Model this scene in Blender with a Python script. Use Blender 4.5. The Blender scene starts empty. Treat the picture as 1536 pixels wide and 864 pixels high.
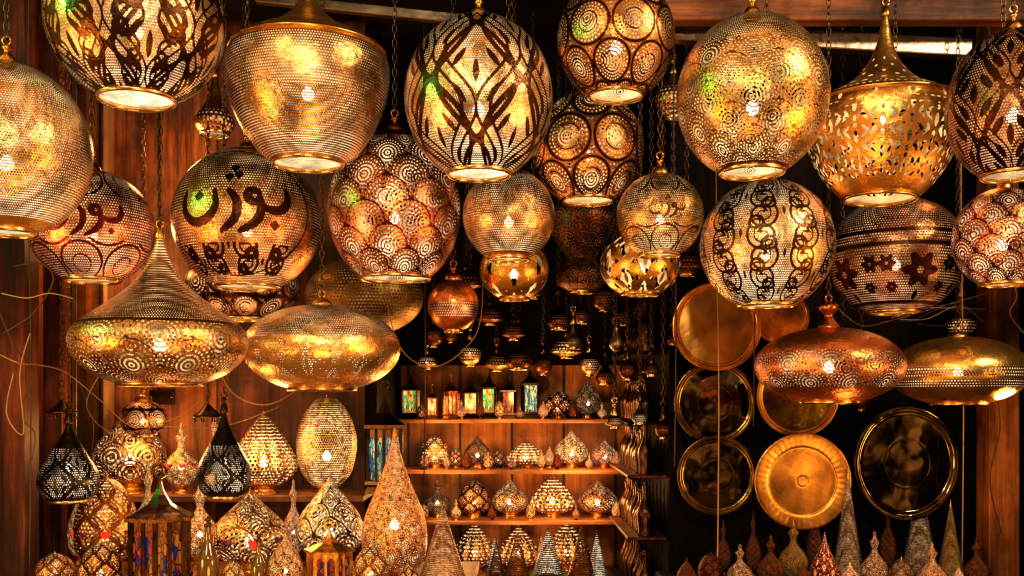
import bpy, math, random
import numpy as np
from mathutils import Vector
random.seed(7)
F=1450.0; CX=768.0; HY=600.0; ZC=1.5
CEIL=3.3
def W(px,py,D): return Vector(((px-CX)*D/F, D, ZC+(HY-py)*D/F))
sc=bpy.context.scene
COL=sc.collection
# ------------------------------------------------------------------ node helper
class E:
    def __init__(s,nt,sock): s.nt=nt; s.s=sock
    def op(s,o,b=None,c=None):
        n=s.nt.nodes.new('ShaderNodeMath'); n.operation=o
        s.nt.links.new(s.s,n.inputs[0])
        for i,v in ((1,b),(2,c)):
            if v is None: continue
            if isinstance(v,E): s.nt.links.new(v.s,n.inputs[i])
            else: n.inputs[i].default_value=v
        return E(s.nt,n.outputs[0])
    def __add__(s,b): return s.op('ADD',b)
    def __sub__(s,b): return s.op('SUBTRACT',b)
    def __mul__(s,b): return s.op('MULTIPLY',b)
def newmat(name):
    m=bpy.data.materials.new(name); m.use_nodes=True; nt=m.node_tree; nt.nodes.clear()
    out=nt.nodes.new('ShaderNodeOutputMaterial')
    return m,nt,out
def N(nt,t,**k):
    n=nt.nodes.new(t)
    for a,b in k.items(): setattr(n,a,b)
    return n
def mixcol(nt,fac,a,b,blend='MIX'):
    n=N(nt,'ShaderNodeMix',data_type='RGBA',blend_type=blend)
    if isinstance(fac,E): nt.links.new(fac.s,n.inputs[0])
    elif hasattr(fac,'links'): nt.links.new(fac,n.inputs[0])
    else: n.inputs[0].default_value=fac
    for i,v in ((6,a),(7,b)):
        if isinstance(v,(tuple,list)): n.inputs[i].default_value=(*v[:3],1)
        else: nt.links.new(v,n.inputs[i])
    return n.outputs[2]
def noise(nt,scale,detail=3,coord='Object',rough=.55,vec=None):
    tc=N(nt,'ShaderNodeTexCoord'); n=N(nt,'ShaderNodeTexNoise')
    n.inputs['Scale'].default_value=scale; n.inputs['Detail'].default_value=detail; n.inputs['Roughness'].default_value=rough
    nt.links.new(vec if vec is not None else tc.outputs[coord],n.inputs['Vector'])
    return E(nt,n.outputs['Fac'])
def clampe(e): return e.op('MINIMUM',1.).op('MAXIMUM',0.)
def metal(name,col,rough=.28,dark=.45,bump=.12,bs=40,metallic=1.0):
    m,nt,out=newmat(name)
    p=N(nt,'ShaderNodeBsdfPrincipled'); p.inputs['Metallic'].default_value=metallic
    nz=noise(nt,7,5)
    nt.links.new(mixcol(nt,clampe(nz.op('MULTIPLY_ADD',2.2,-.6)),[c*dark for c in col],col),p.inputs['Base Color'])
    nt.links.new((nz*.2+(rough-.08)).s,p.inputs['Roughness'])
    b=N(nt,'ShaderNodeBump'); b.inputs['Strength'].default_value=bump; b.inputs['Distance'].default_value=.01
    nt.links.new(noise(nt,bs,2).s,b.inputs['Height']); nt.links.new(b.outputs[0],p.inputs['Normal'])
    nt.links.new(p.outputs[0],out.inputs[0]); return m
def shade_mat(name,base,motcol,glow=(1,.60,.22),gs=1.1,rough=.25,dot=.34,bump=.42,field_tone=.72):
    m,nt,out=newmat(name)
    uv=N(nt,'ShaderNodeUVMap'); uv.uv_map='dots'
    sp=N(nt,'ShaderNodeSeparateXYZ'); nt.links.new(uv.outputs[0],sp.inputs[0])
    def at(a):
        n=N(nt,'ShaderNodeAttribute'); n.attribute_name=a; return E(nt,n.outputs['Fac'])
    mot=at('mot'); cut=at('cut'); asp=at('asp')
    qb=E(nt,sp.outputs[1])
    odd=(qb.op('FLOOR')*.5).op('FRACT')
    fa=((E(nt,sp.outputs[0])+odd).op('FRACT')-.5)*asp; fb=qb.op('FRACT')-.5
    d=(fa*fa+fb*fb).op('SQRT')
    # sheet thickness closes the holes towards grazing angles
    lw=N(nt,'ShaderNodeLayerWeight'); lw.inputs['Blend'].default_value=.5
    fac=E(nt,lw.outputs['Facing'])
    rad=fac.op('MULTIPLY_ADD',-dot*.85,dot)
    dotz=mot.op('GREATER_THAN',0.)
    dots=d.op('LESS_THAN',rad)*dotz
    hole=dots.op('MAXIMUM',cut.op('GREATER_THAN',0.))
    p=N(nt,'ShaderNodeBsdfPrincipled'); p.inputs['Metallic'].default_value=.95
    nz=noise(nt,7,6,rough=.65)
    c=mixcol(nt,clampe(nz.op('MULTIPLY_ADD',3.4,-1.15)),[x*y for x,y in zip(base,(.46,.32,.22))],base)
    # darkness between the lit holes put into the base colour for contrast
    c=mixcol(nt,dotz*(1-field_tone),c,[x*y for x,y in zip(base,(.12,.10,.06))])
    c=mixcol(nt,mot.op('LESS_THAN',0.),c,motcol)
    nt.links.new(c,p.inputs['Base Color'])
    nt.links.new((nz*.24+(rough-.10)).s,p.inputs['Roughness'])
    b=N(nt,'ShaderNodeBump'); b.inputs['Strength'].default_value=bump; b.inputs['Distance'].default_value=.012
    nt.links.new(noise(nt,26,5,rough=.6).s,b.inputs['Height']); nt.links.new(b.outputs[0],p.inputs['Normal'])
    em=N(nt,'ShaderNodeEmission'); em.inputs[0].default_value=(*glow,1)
    nt.links.new((noise(nt,8,2).op('MULTIPLY_ADD',3.8*gs,-1.2*gs).op('MAXIMUM',.10*gs)).s,em.inputs[1])  # bulb light on the inner faces put in as patchy emission
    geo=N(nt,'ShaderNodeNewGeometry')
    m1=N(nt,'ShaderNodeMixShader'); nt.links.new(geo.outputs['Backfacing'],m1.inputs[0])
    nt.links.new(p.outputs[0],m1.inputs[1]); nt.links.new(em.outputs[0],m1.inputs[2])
    tr=N(nt,'ShaderNodeBsdfTransparent')
    m2=N(nt,'ShaderNodeMixShader'); nt.links.new(hole.s,m2.inputs[0]); nt.links.new(m1.outputs[0],m2.inputs[1]); nt.links.new(tr.outputs[0],m2.inputs[2])
    nt.links.new(m2.outputs[0],out.inputs[0])
    try: m.cycles.emission_sampling='NONE'
    except Exception: pass
    return m
def emis(name,col,s):
    m,nt,out=newmat(name)
    e=N(nt,'ShaderNodeEmission'); e.inputs[0].default_value=(*col,1)
    nt.links.new((noise(nt,5,1)*.2+.9).op('MULTIPLY',s).s,e.inputs[1])
    nt.links.new(e.outputs[0],out.inputs[0])
    try: m.cycles.emission_sampling='NONE'
    except Exception: pass
    return m
def mosaic(name,cols,s,scale=9):
    m,nt,out=newmat(name)
    tc=N(nt,'ShaderNodeTexCoord')
    v=N(nt,'ShaderNodeTexVoronoi'); v.inputs['Scale'].default_value=scale; nt.links.new(tc.outputs['Object'],v.inputs['Vector'])
    v2=N(nt,'ShaderNodeTexVoronoi',feature='DISTANCE_TO_EDGE'); v2.inputs['Scale'].default_value=scale; nt.links.new(tc.outputs['Object'],v2.inputs['Vector'])
    r=N(nt,'ShaderNodeValToRGB'); r.color_ramp.interpolation='CONSTANT'
    while len(r.color_ramp.elements)<len(cols): r.color_ramp.elements.new(.5)
    for i,c in enumerate(cols):
        r.color_ramp.elements[i].position=i/len(cols); r.color_ramp.elements[i].color=(*c,1)
    sx=N(nt,'ShaderNodeSeparateXYZ'); nt.links.new(v.outputs['Color'],sx.inputs[0]); nt.links.new(sx.outputs[0],r.inputs[0])
    p=N(nt,'ShaderNodeBsdfPrincipled'); p.inputs['Roughness'].default_value=.15
    edge=E(nt,v2.outputs['Distance']).op('GREATER_THAN',.05)
    nz=noise(nt,2.5,2).op('MULTIPLY_ADD',3.,-1.).op('MAXIMUM',.1)
    nt.links.new(mixcol(nt,edge,(.01,.01,.01),r.outputs[0]),p.inputs['Base Color']); nt.links.new(r.outputs[0],p.inputs['Emission Color'])
    nt.links.new((edge*nz*s).s,p.inputs['Emission Strength'])
    nt.links.new(p.outputs[0],out.inputs[0])
    try: m.cycles.emission_sampling='NONE'
    except Exception: pass
    return m
def wood(name,c1,c2,axis='z',plank=0.0,rough=.5,spec=.4):
    m,nt,out=newmat(name)
    tc=N(nt,'ShaderNodeTexCoord'); mp=N(nt,'ShaderNodeMapping')
    mp.inputs['Scale'].default_value={'z':(16,16,1.0),'x':(1.0,16,16),'y':(16,1,16)}[axis]
    nt.links.new(tc.outputs['Object'],mp.inputs[0])
    n1=noise(nt,1.8,10,vec=mp.outputs[0],rough=.72)
    n2=noise(nt,2.4,6,rough=.65)
    c=mixcol(nt,clampe(n1.op('MULTIPLY_ADD',4.,-1.5)),c1,c2)
    c=mixcol(nt,clampe(n2.op('MULTIPLY_ADD',4.,-1.6)),mixcol(nt,.85,c,[x*.15 for x in c1]),c)
    p=N(nt,'ShaderNodeBsdfPrincipled'); p.inputs['Roughness'].default_value=rough; p.inputs['Specular IOR Level'].default_value=spec
    if plank:
        s=N(nt,'ShaderNodeSeparateXYZ'); nt.links.new(tc.outputs['Object'],s.inputs[0])
        g=((E(nt,s.outputs[0])*(1/plank)).op('FRACT')-.5).op('ABSOLUTE').op('GREATER_THAN',.475)
        c=mixcol(nt,g,c,(.005,.002,.001))
    nt.links.new(c,p.inputs['Base Color'])
    b=N(nt,'ShaderNodeBump'); b.inputs['Strength'].default_value=.5; b.inputs['Distance'].default_value=.01
    nt.links.new(n1.s,b.inputs['Height']); nt.links.new(b.outputs[0],p.inputs['Normal'])
    nt.links.new(p.outputs[0],out.inputs[0]); return m
def plain(name,col,rough=.6,metallic=0.):
    m,nt,out=newmat(name); p=N(nt,'ShaderNodeBsdfPrincipled'); p.inputs['Roughness'].default_value=rough; p.inputs['Metallic'].default_value=metallic
    nt.links.new(mixcol(nt,noise(nt,12,3),[c*.6 for c in col],[min(1,c*1.3) for c in col]),p.inputs['Base Color'])
    nt.links.new(p.outputs[0],out.inputs[0]); return m

GOLD=(1.0,.56,.14); PALE=(1.0,.65,.24); COPPER=(.95,.35,.10); AMBER=(.98,.44,.11); BRONZE=(.50,.23,.09)
M={}
M['gold']=shade_mat('pierced_gold_brass',GOLD,(.18,.07,.02),glow=(1,.66,.30),gs=1.2)
M['goldp']=shade_mat('plain_and_pierced_gold_brass',GOLD,(.95,.53,.14),glow=(1,.68,.34),gs=1.2)
M['palep']=shade_mat('plain_and_pierced_pale_brass',PALE,(.9,.56,.20),glow=(1,.74,.42),gs=1.3,field_tone=.8)
M['coppp']=shade_mat('plain_copper',COPPER,(.85,.30,.08),glow=(1,.60,.32),gs=.9)
M['amberp']=shade_mat('plain_amber_brass',AMBER,(.45,.19,.05),glow=(1,.60,.32),gs=.6)
M['goldcut']=shade_mat('cutout_gold_brass',GOLD,(.92,.50,.13),glow=(1,.58,.22),gs=1.0)
M['pale']=shade_mat('pierced_pale_brass',PALE,(.07,.03,.014),glow=(1,.76,.44),gs=1.4,field_tone=.85)
M['copper']=shade_mat('pierced_copper',COPPER,(.13,.02,.009),glow=(1,.64,.34),gs=1.25)
M['amber']=shade_mat('pierced_amber_brass',AMBER,(.06,.018,.008),glow=(1,.60,.26),gs=1.15,field_tone=.8)
M['bronze']=shade_mat('pierced_dark_bronze',BRONZE,(.05,.018,.009),glow=(1,.58,.28),gs=.8)
M['black']=shade_mat('pierced_black_metal',(.05,.04,.035),(.03,.025,.02),glow=(1,.75,.5),gs=1.4,rough=.3)
M['silver']=shade_mat('pierced_aged_silver',(.28,.17,.085),(.10,.05,.03),glow=(1,.58,.28),gs=.5)
M['dull']=shade_mat('pierced_dull_brass',(.42,.25,.07),(.2,.1,.03),glow=(.9,.5,.14),gs=.3,rough=.4,field_tone=.8)
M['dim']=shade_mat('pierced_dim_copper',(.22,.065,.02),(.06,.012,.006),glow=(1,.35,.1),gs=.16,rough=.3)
M['bright']=shade_mat('pierced_bright_brass',PALE,(.35,.17,.06),glow=(1,.62,.26),gs=2.2,dot=.42)
m_brass=metal('polished_brass',(.95,.54,.15),.26)
m_copper=metal('polished_copper',(.85,.32,.11),.26)
m_dkm=metal('blackened_metal',(.09,.055,.03),.28)
m_dkb=metal('dark_aged_bronze',(.14,.07,.03),.25,dark=.3)
m_flask=metal('blackened_flask_metal',(.10,.05,.025),.22)
m_chain=metal('chain_metal',(.18,.10,.05),.35)
m_bulb=emis('warm_bulb_glass',(1,.78,.48),7)
m_rimglow=metal('opening_rim_brass',(.95,.60,.24),.2)
m_tray_dark=metal('dark_glazed_tray',(.26,.19,.10),.07,bump=.6,bs=6,dark=.05)
m_tray_green=metal('green_patina_tray',(.30,.19,.05),.18,dark=.12,bump=.3,bs=18)
m_tray_brass=metal('aged_brass_tray',(.60,.31,.075),.30,dark=.18,bump=.25,bs=16)
m_tray_cop=metal('copper_tray_metal',(.92,.36,.08),.20,dark=.25,bump=.25,bs=16)
m_cord=plain('cream_cord',(.34,.20,.09),.6)
m_cordd=plain('dark_cord',(.04,.02,.012),.6)
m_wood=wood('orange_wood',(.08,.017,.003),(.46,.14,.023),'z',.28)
m_shelfback=wood('lit_tone_orange_wood',(.32,.09,.012),(.78,.29,.05),'z',.3)  # lighter orange boards, lamp glow on the recess back put into the colour
m_post=wood('red_brown_post',(.03,.007,.003),(.22,.052,.014),'z')
m_opost=wood('orange_post',(.14,.04,.008),(.50,.17,.033),'z')
m_beam=wood('beam_wood',(.10,.026,.01),(.42,.13,.04),'x')
m_shelf=wood('shelf_wood',(.20,.06,.018),(.5,.2,.07),'x')
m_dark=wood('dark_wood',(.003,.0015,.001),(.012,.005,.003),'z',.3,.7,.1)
m_ceil=wood('ceiling_boards',(.006,.003,.002),(.022,.010,.006),'x',0,.7,.2)
m_palemetal=metal('galvanised_strip',(.5,.38,.27),.35,bump=.2)
m_glassb=plain('bottle_glass',(.22,.13,.06),.1,.6)
G1=mosaic('green_amber_glass',[(.8,.35,.06),(.05,.4,.12),(.9,.55,.2)],1.6)
G2=mosaic('blue_glass',[(.08,.3,.5),(.3,.6,.55),(.7,.55,.35),(.04,.12,.2)],.6,14)
G3=mosaic('red_blue_glass',[(.35,.02,.01),(.02,.03,.2),(.4,.16,.03),(.2,.09,.02)],.25,11)
G4=mosaic('amber_glass',[(1,.5,.12),(1,.62,.25),(.9,.32,.05)],2.6)
m_red=emis('red_heart_glass',(1,.05,.02),1.0)
# ------------------------------------------------------------------ geometry
def resamp(prof,rows):
    P=np.array(prof,float); n=len(P); out=[]
    for i in range(n-1):
        p0=P[max(i-1,0)];p1=P[i];p2=P[i+1];p3=P[min(i+2,n-1)]
        for t in np.linspace(0,1,14,endpoint=False):
            out.append(.5*((2*p1)+(-p0+p2)*t+(2*p0-5*p1+4*p2-p3)*t*t+(-p0+3*p1-3*p2+p3)*t**3))
    out.append(P[-1]); out=np.array(out); out[:,0]=np.maximum(out[:,0],1e-4)
    s=np.concatenate([[0],np.cumsum(np.hypot(*np.diff(out,axis=0).T))])
    t=np.linspace(0,s[-1],rows)
    return np.interp(t,s,out[:,0]),np.interp(t,s,out[:,1]),t
def lathe(name,prof,mat,seg=24,rows=None,motif=None,flute=None,smooth=True,raw=False,phase=0.,h=.05):
    if raw:
        R=np.array([p[0] for p in prof],float); Z=np.array([p[1] for p in prof],float); T=np.arange(len(R))*1.
    else: R,Z,T=resamp(prof,rows or max(8,len(prof)*3))
    rows=len(R)
    phi=np.linspace(0,2*np.pi,seg+1)
    PH,RR=np.meshgrid(phi,R); _,ZZ=np.meshgrid(phi,Z); _,TT=np.meshgrid(phi,T)
    Rm=R.max(); Yn=(T[R.argmax()]-TT)/Rm
    rr=RR.copy(); zz=ZZ.copy()
    if flute: rr,zz=flute(PH,RR,ZZ)
    A=PH+phase
    X=-rr*np.sin(A); Yc=rr*np.cos(A)
    V=np.stack([X[:,:seg],Yc[:,:seg],zz[:,:seg]],-1).reshape(-1,3)
    I,J=np.meshgrid(np.arange(rows-1),np.arange(seg),indexing='ij')
    J1=(J+1)%seg
    Fq=np.stack([I*seg+J,(I+1)*seg+J,(I+1)*seg+J1,I*seg+J1],-1).reshape(-1,4)
    me=bpy.data.meshes.new(name)
    me.vertices.add(len(V)); me.vertices.foreach_set('co',V.astype(np.float32).ravel())
    nf=len(Fq); me.loops.add(nf*4); me.loops.foreach_set('vertex_index',Fq.astype(np.int32).ravel())
    me.polygons.add(nf); me.polygons.foreach_set('loop_start',np.arange(0,nf*4,4,dtype=np.int32))
    me.polygons.foreach_set('use_smooth',np.full(nf,smooth))
    me.update(calc_edges=True)
    if motif:
        d=motif(PH,Yn,RR/Rm,h)
        for k in ('mot','cut','asp'):
            a=me.attributes.new(k,'FLOAT','POINT'); a.data.foreach_set('value',np.ascontiguousarray(d[k][:,:seg]).astype(np.float32).ravel())
        uv=me.uv_layers.new(name='dots')
        Ij=I.ravel();Jj=J.ravel()
        qa=np.stack([d['qa'][Ij,Jj],d['qa'][Ij+1,Jj],d['qa'][Ij+1,Jj+1],d['qa'][Ij,Jj+1]],-1).ravel()
        qb=np.stack([d['qb'][Ij,Jj],d['qb'][Ij+1,Jj],d['qb'][Ij+1,Jj+1],d['qb'][Ij,Jj+1]],-1).ravel()
        uv.data.foreach_set('uv',np.stack([qa,qb],-1).astype(np.float32).ravel())
    me.materials.append(mat); me.validate()
    return me
def pydata(name,vs,fs,mat,smooth=False):
    me=bpy.data.meshes.new(name); me.from_pydata([tuple(v) for v in vs],[],fs); me.materials.append(mat)
    if smooth:
        for p in me.polygons: p.use_smooth=True
    me.update(); return me
def boxm(name,a,b,mat,bev=.004):
    import bmesh
    bm=bmesh.new(); bmesh.ops.create_cube(bm,size=1)
    for v in bm.verts: v.co=Vector(((a[0]+b[0])/2+v.co.x*(b[0]-a[0]),(a[1]+b[1])/2+v.co.y*(b[1]-a[1]),(a[2]+b[2])/2+v.co.z*(b[2]-a[2])))
    if bev: bmesh.ops.bevel(bm,geom=bm.edges[:],offset=bev,segments=1,affect='EDGES')
    me=bpy.data.meshes.new(name); bm.to_mesh(me); bm.free(); me.materials.append(mat); return me
def tube(name,pts,r,mat,seg=6,sub=8):
    P=[Vector(p) for p in pts]; Q=[]
    n=len(P)
    if n>2 and sub>1:
        for i in range(n-1):
            p0=P[max(i-1,0)];p1=P[i];p2=P[i+1];p3=P[min(i+2,n-1)]
            for k in range(sub):
                t=k/sub; Q.append(.5*((2*p1)+(p2-p0)*t+(2*p0-5*p1+4*p2-p3)*t*t+(3*p1-p0-3*p2+p3)*t**3))
        Q.append(P[-1])
    else: Q=P
    vs=[];fs=[]
    for i,q in enumerate(Q):
        a=Q[max(i-1,0)];b=Q[min(i+1,len(Q)-1)]; t=(b-a).normalized()
        u=t.cross(Vector((.13,.97,.21))).normalized(); w=t.cross(u)
        for k in range(seg):
            an=2*math.pi*k/seg; vs.append(q+r*(math.cos(an)*u+math.sin(an)*w))
    for i in range(len(Q)-1):
        for k in range(seg):
            k1=(k+1)%seg; fs.append((i*seg+k,i*seg+k1,(i+1)*seg+k1,(i+1)*seg+k))
    fs.append(tuple(range(seg))[::-1]); fs.append(tuple(range((len(Q)-1)*seg,len(Q)*seg)))
    return pydata(name,vs,fs,mat,True)
def obj(name,me,loc=(0,0,0),parent=None,scale=None,rot=None):
    o=bpy.data.objects.new(name,me); COL.objects.link(o); o.location=loc
    if parent: o.parent=parent
    if scale: o.scale=scale
    if rot: o.rotation_euler=rot
    return o
def thing(name,loc,label,cat,group=None,me=None,rot=None):
    o=obj(name,me,loc,rot=rot); o['label']=label; o['category']=cat
    if group: o['group']=group
    if me is None: o.empty_display_size=.05
    return o
def struct(name,a,b,mat,bev=0):
    o=obj(name,boxm(name,a,b,mat,bev)); o['kind']='structure'; return o
def chain_mesh(L,mat=None,p=.026,r=.0022):
    n=max(1,int(L/p)); vs=[];fs=[]; A=10;B=5
    for k in range(n):
        z0=p*(k+.5); b=len(vs)
        for i in range(A):
            a=2*math.pi*i/A; cx=math.cos(a)*.0080; cz=math.sin(a)*(p*.62)
            for j in range(B):
                t=2*math.pi*j/B; rx=cx+math.cos(a)*math.cos(t)*r; rz=cz+math.sin(a)*math.cos(t)*r; ry=math.sin(t)*r
                vs.append((rx,ry,z0+rz) if k%2 else (ry,rx,z0+rz))
        for i in range(A):
            for j in range(B):
                i1=(i+1)%A;j1=(j+1)%B; fs.append((b+i*B+j,b+i1*B+j,b+i1*B+j1,b+i*B+j1))
    return pydata('chain',vs,fs,mat or m_chain,True)
# ------------------------------------------------------------------ motifs
def std(PH,Y,R,h):
    n=round(2*np.pi/h); qb=Y/h; qa=PH/(2*np.pi)*n
    return dict(mot=np.ones_like(Y),cut=-np.ones_like(Y),qa=qa,qb=qb,asp=R.copy())
def bands(d,Y,bs):
    for (y,w) in bs: d['mot']=np.minimum(d['mot'],np.abs(Y-y)-w)
def mo_plain(lo=-9,hi=9,bs=()):
    def f(PH,Y,R,h):
        d=std(PH,Y,R,h); d['mot']=np.minimum(d['mot'],np.minimum(hi-Y,Y-lo)); bands(d,Y,bs); return d
    return f
def mo_above(f1,ys,w=.02,hi=9):
    def f(PH,Y,R,h):
        a=f1(PH,Y,R,h); b=std(PH,Y,R,h); m=Y>ys
        for k in a: a[k]=np.where(m,b[k],a[k])
        a['mot']=np.minimum(a['mot'],np.minimum(np.abs(Y-ys)-w,hi-Y)); return a
    return f
def mo_min(f1,f2):
    def f(PH,Y,R,h):
        a=f1(PH,Y,R,h); a['mot']=np.minimum(a['mot'],f2(PH,Y,R,h)['mot']); return a
    return f
def mo_scale(n=10,w=.03,k=6,lo=-9,hi=9,rs=1.0):
    def f(PH,Y,R,h):
        r=np.pi/n*1.0; X=PH
        own=np.full(Y.shape,-1.); dd=np.zeros_like(Y); an=np.zeros_like(Y)
        sp=r*rs; j0=int(math.floor(Y.min()/sp))-2; j1=int(math.ceil(Y.max()/sp))+2
        for j in range(j0,j1):
            off=r if j%2 else 0
            x=(X-off+r)%(2*r)-r; y=Y-j*sp
            d=np.hypot(x,y); m=(own<0)&(d<r*1.0)
            own[m]=1; dd[m]=d[m]; an[m]=np.arctan2(y[m],x[m])
        mot=np.where(own>0,(r-dd)-w,-.05); mot=np.minimum(mot,dd-.02)
        d=dict(mot=np.minimum(mot,np.minimum(hi-Y,Y-lo)),cut=-np.ones_like(Y),qa=an/np.pi*14,qb=dd/r*k,asp=np.maximum(dd*np.pi/14/(r/k),.2))
        return d
    return f
def mo_circ(n=8,w=.03,k=6,inner=.42,lo=-9,hi=9):
    def f(PH,Y,R,h):
        r=np.pi/n; X=PH; best=np.full(Y.shape,9.); an=np.zeros_like(Y); sp=r*1.732
        for j in range(-8,9):
            off=r if j%2 else 0
            x=(X-off+r)%(2*r)-r; y=Y-j*sp
            d=np.hypot(x,y); m=d<best; best[m]=d[m]; an[m]=np.arctan2(y[m],x[m])
        mot=np.abs(best-.92*r)-w; mot=np.minimum(mot,np.abs(best-inner*r)-w*.6)
        return dict(mot=np.minimum(mot,np.minimum(hi-Y,Y-lo)),cut=-np.ones_like(Y),qa=an/np.pi*14,qb=best/r*k,asp=np.maximum(best*np.pi/14/(r/k),.2))
    return f
def leaf(x,y,L,wd,ang):
    c,s=math.cos(ang),math.sin(ang); xx=c*x+s*y; yy=-s*x+c*y
    return np.where(np.abs(yy)<L,np.abs(xx)-wd*(1-(yy/L)**2),.2)
def mo_arab(n=6,hh=.75,A=.8,w=.045,leafs=True,lo=-9,hi=9,lw=.06,sec=True):
    def f(PH,Y,R,h):
        d=std(PH,Y,R,h); p=np.pi/n; mot=d['mot']
        for kx in (0,1):
            for sg in (-1,1):
                y=Y+kx*hh; x=(PH-kx*p+p)%(2*p)-p
                xc=sg*A*p*np.cos(np.pi*y/(2*hh)); sl=A*p*np.pi/(2*hh)*np.abs(np.sin(np.pi*y/(2*hh)))
                mot=np.minimum(mot,np.abs(x-xc)/np.sqrt(1+sl**2)-w)
                if sec:
                    xc=sg*(.35*p+.35*p*np.sin(np.pi*y/hh)); sl=.35*p*np.pi/hh*np.abs(np.cos(np.pi*y/hh))
                    mot=np.minimum(mot,np.abs(x-xc)/np.sqrt(1+sl**2)-w*.55)
        if leafs:
            for kx in (0,1):
                x=(PH-kx*p+p)%(2*p)-p; y=(Y+kx*hh+hh)%(2*hh)-hh
                for a,ox,oy in ((.6,.35,.28),(-.6,-.35,.28),(.6,-.35,-.28),(-.6,.35,-.28),(0,0,.05)):
                    mot=np.minimum(mot,leaf(x-ox*p,y-oy*hh,.17,lw,a))
        d['mot']=np.minimum(mot,np.minimum(hi-Y,Y-lo)); return d
    return f
def scrollf(PH,Y,n,w,cell,m,lf=1.,turns=(0,1)):
    p=np.pi/n; q=cell/.72*lf; mot=np.ones_like(Y)
    for kx in (0,1):
        x=np.abs((PH-kx*p+p)%(2*p)-p)
        for ky in range(-m,m+1):
            y=Y-(ky+.5*kx)*cell
            for cx,cy,r0,a0 in ((.50*p,0.,.36*p,2.4),(.34*p,cell*.30,.20*p,-1.2)):
                dx=x-cx; dy=y-cy; r=np.hypot(dx,dy); a=(np.arctan2(dy,dx)-a0)%(2*np.pi)
                for turn in turns:
                    rs=r0*(1-(a+turn*2*np.pi)/(4*np.pi)*.85)
                    mot=np.minimum(mot,np.abs(r-rs)-w*(1.25-.45*turn))
                if lf>0: mot=np.minimum(mot,leaf(dx-r0*1.15*math.cos(a0),dy-r0*1.15*math.sin(a0),.10*q,.034*q,a0))
            if lf>0: mot=np.minimum(mot,leaf(x,y-cell*.08,.16*q,.045*q,0))
    return mot
def mo_scroll(n=5,w=.022,cell=.72,lo=-9,hi=9,m=3,lf=1.,turns=(0,1)):
    def f(PH,Y,R,h):
        d=std(PH,Y,R,h)
        d['mot']=np.minimum(scrollf(PH,Y,n,w,cell,m,lf,turns),np.minimum(hi-Y,Y-lo)); return d
    return f
def mo_cutband(n,w,cell,lo2,hi2):
    def f(PH,Y,R,h):
        d=std(PH,Y,R,h); p=np.pi/n; cut=-np.ones_like(Y)
        for kx in (0,1):
            x=np.abs((PH-kx*p+p)%(2*p)-p)
            for ky in range(-4,5):
                y=Y-(hi2-.02)+(ky+.5*kx)*cell+cell*.5
                for ox,oy,L,wd,a in ((0,.0,.11,.038,0),(.36,.05,.10,.028,-.75),(.36,-.16,.09,.026,.55),(.70,.12,.075,.024,.5),(.66,-.10,.07,.024,-.9),(.0,-.19,.05,.030,0),(.0,.17,.045,.028,0)):
                    cut=np.maximum(cut,-leaf(x-ox*p,y-oy*cell/.46,L*cell/.46,wd*cell/.46,a))
        cut=np.where((Y>lo2)&(Y<hi2),cut,-1.)
        for yy in (.06,.36): cut=np.maximum(cut,np.where(np.abs(Y-hi2-yy)<.015,.015-np.abs(((PH/(2*np.pi)*64)%1)-.5)*.06,-1))
        for n2,y2,L,wd in ((14,.14,.055,.03),(14,.27,.05,.028)):
            pp=np.pi/n2; cut=np.maximum(cut,-leaf((PH+pp+(pp if y2>.2 else 0))%(2*pp)-pp,Y-hi2-y2,L,wd,0))
        pp=np.pi/9
        for i,yy in enumerate((.46,.56,.66,.78,.90,1.04,1.18)): cut=np.maximum(cut,-leaf((PH+pp+(pp if i%2 else 0))%(2*pp)-pp,Y-hi2-yy,.032,.07,0))
        d['cut']=cut; d['mot']=np.full_like(Y,-.1); return d
    return f
def as_cut(f1,lo,hi,off=.0):
    def f(PH,Y,R,h):
        d=f1(PH,Y,R,h); d['cut']=np.where((Y>lo)&(Y<hi),d['mot']-off,-1.); d['mot']=np.full_like(Y,-.1); return d
    return f
def seg_d(X,Y,pts,wm=1.):
    P=[];n=len(pts)
    for i in range(n-1):
        p0=np.array(pts[max(i-1,0)]);p1=np.array(pts[i]);p2=np.array(pts[i+1]);p3=np.array(pts[min(i+2,n-1)])
        for t in np.linspace(0,1,5,endpoint=False): P.append(.5*(2*p1+(p2-p0)*t+(2*p0-5*p1+4*p2-p3)*t*t+(3*p1-p0-3*p2+p3)*t**3))
    P.append(np.array(pts[-1])); best=np.full(X.shape,9.); m=len(P)-1
    for i in range(m):
        a=P[i];b=P[i+1];ab=b-a;L=max(ab@ab,1e-9)
        t=np.clip(((X-a[0])*ab[0]+(Y-a[1])*ab[1])/L,0,1)
        w=wm*(.016+.026*math.sin(math.pi*(i+.5)/m)**.7)
        best=np.minimum(best,np.hypot(X-a[0]-t*ab[0],Y-a[1]-t*ab[1])-w)
    return best
def ringpts(cx,cy,r): return [(cx+r*math.cos(t),cy+r*math.sin(t)) for t in np.linspace(0,2*math.pi,9)]
STR=[[(-.56,.14),(-.56,-.06),(-.44,-.19),(-.27,-.17),(-.16,-.04),(-.17,.14)],
     [(-.02,.14),(.07,.02),(.05,-.16),(-.10,-.30)],
     ringpts(.25,.08,.065),
     [(.32,.08),(.32,-.10),(.24,-.22),(.10,-.30)],
     [(.32,-.02),(.44,-.06),(.56,-.04),(.63,.06),(.62,.18)]]
DOTS=[(-.36,.08),(-.02,.30),(.09,.33),(.035,.42),(.48,-.22)]
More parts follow.
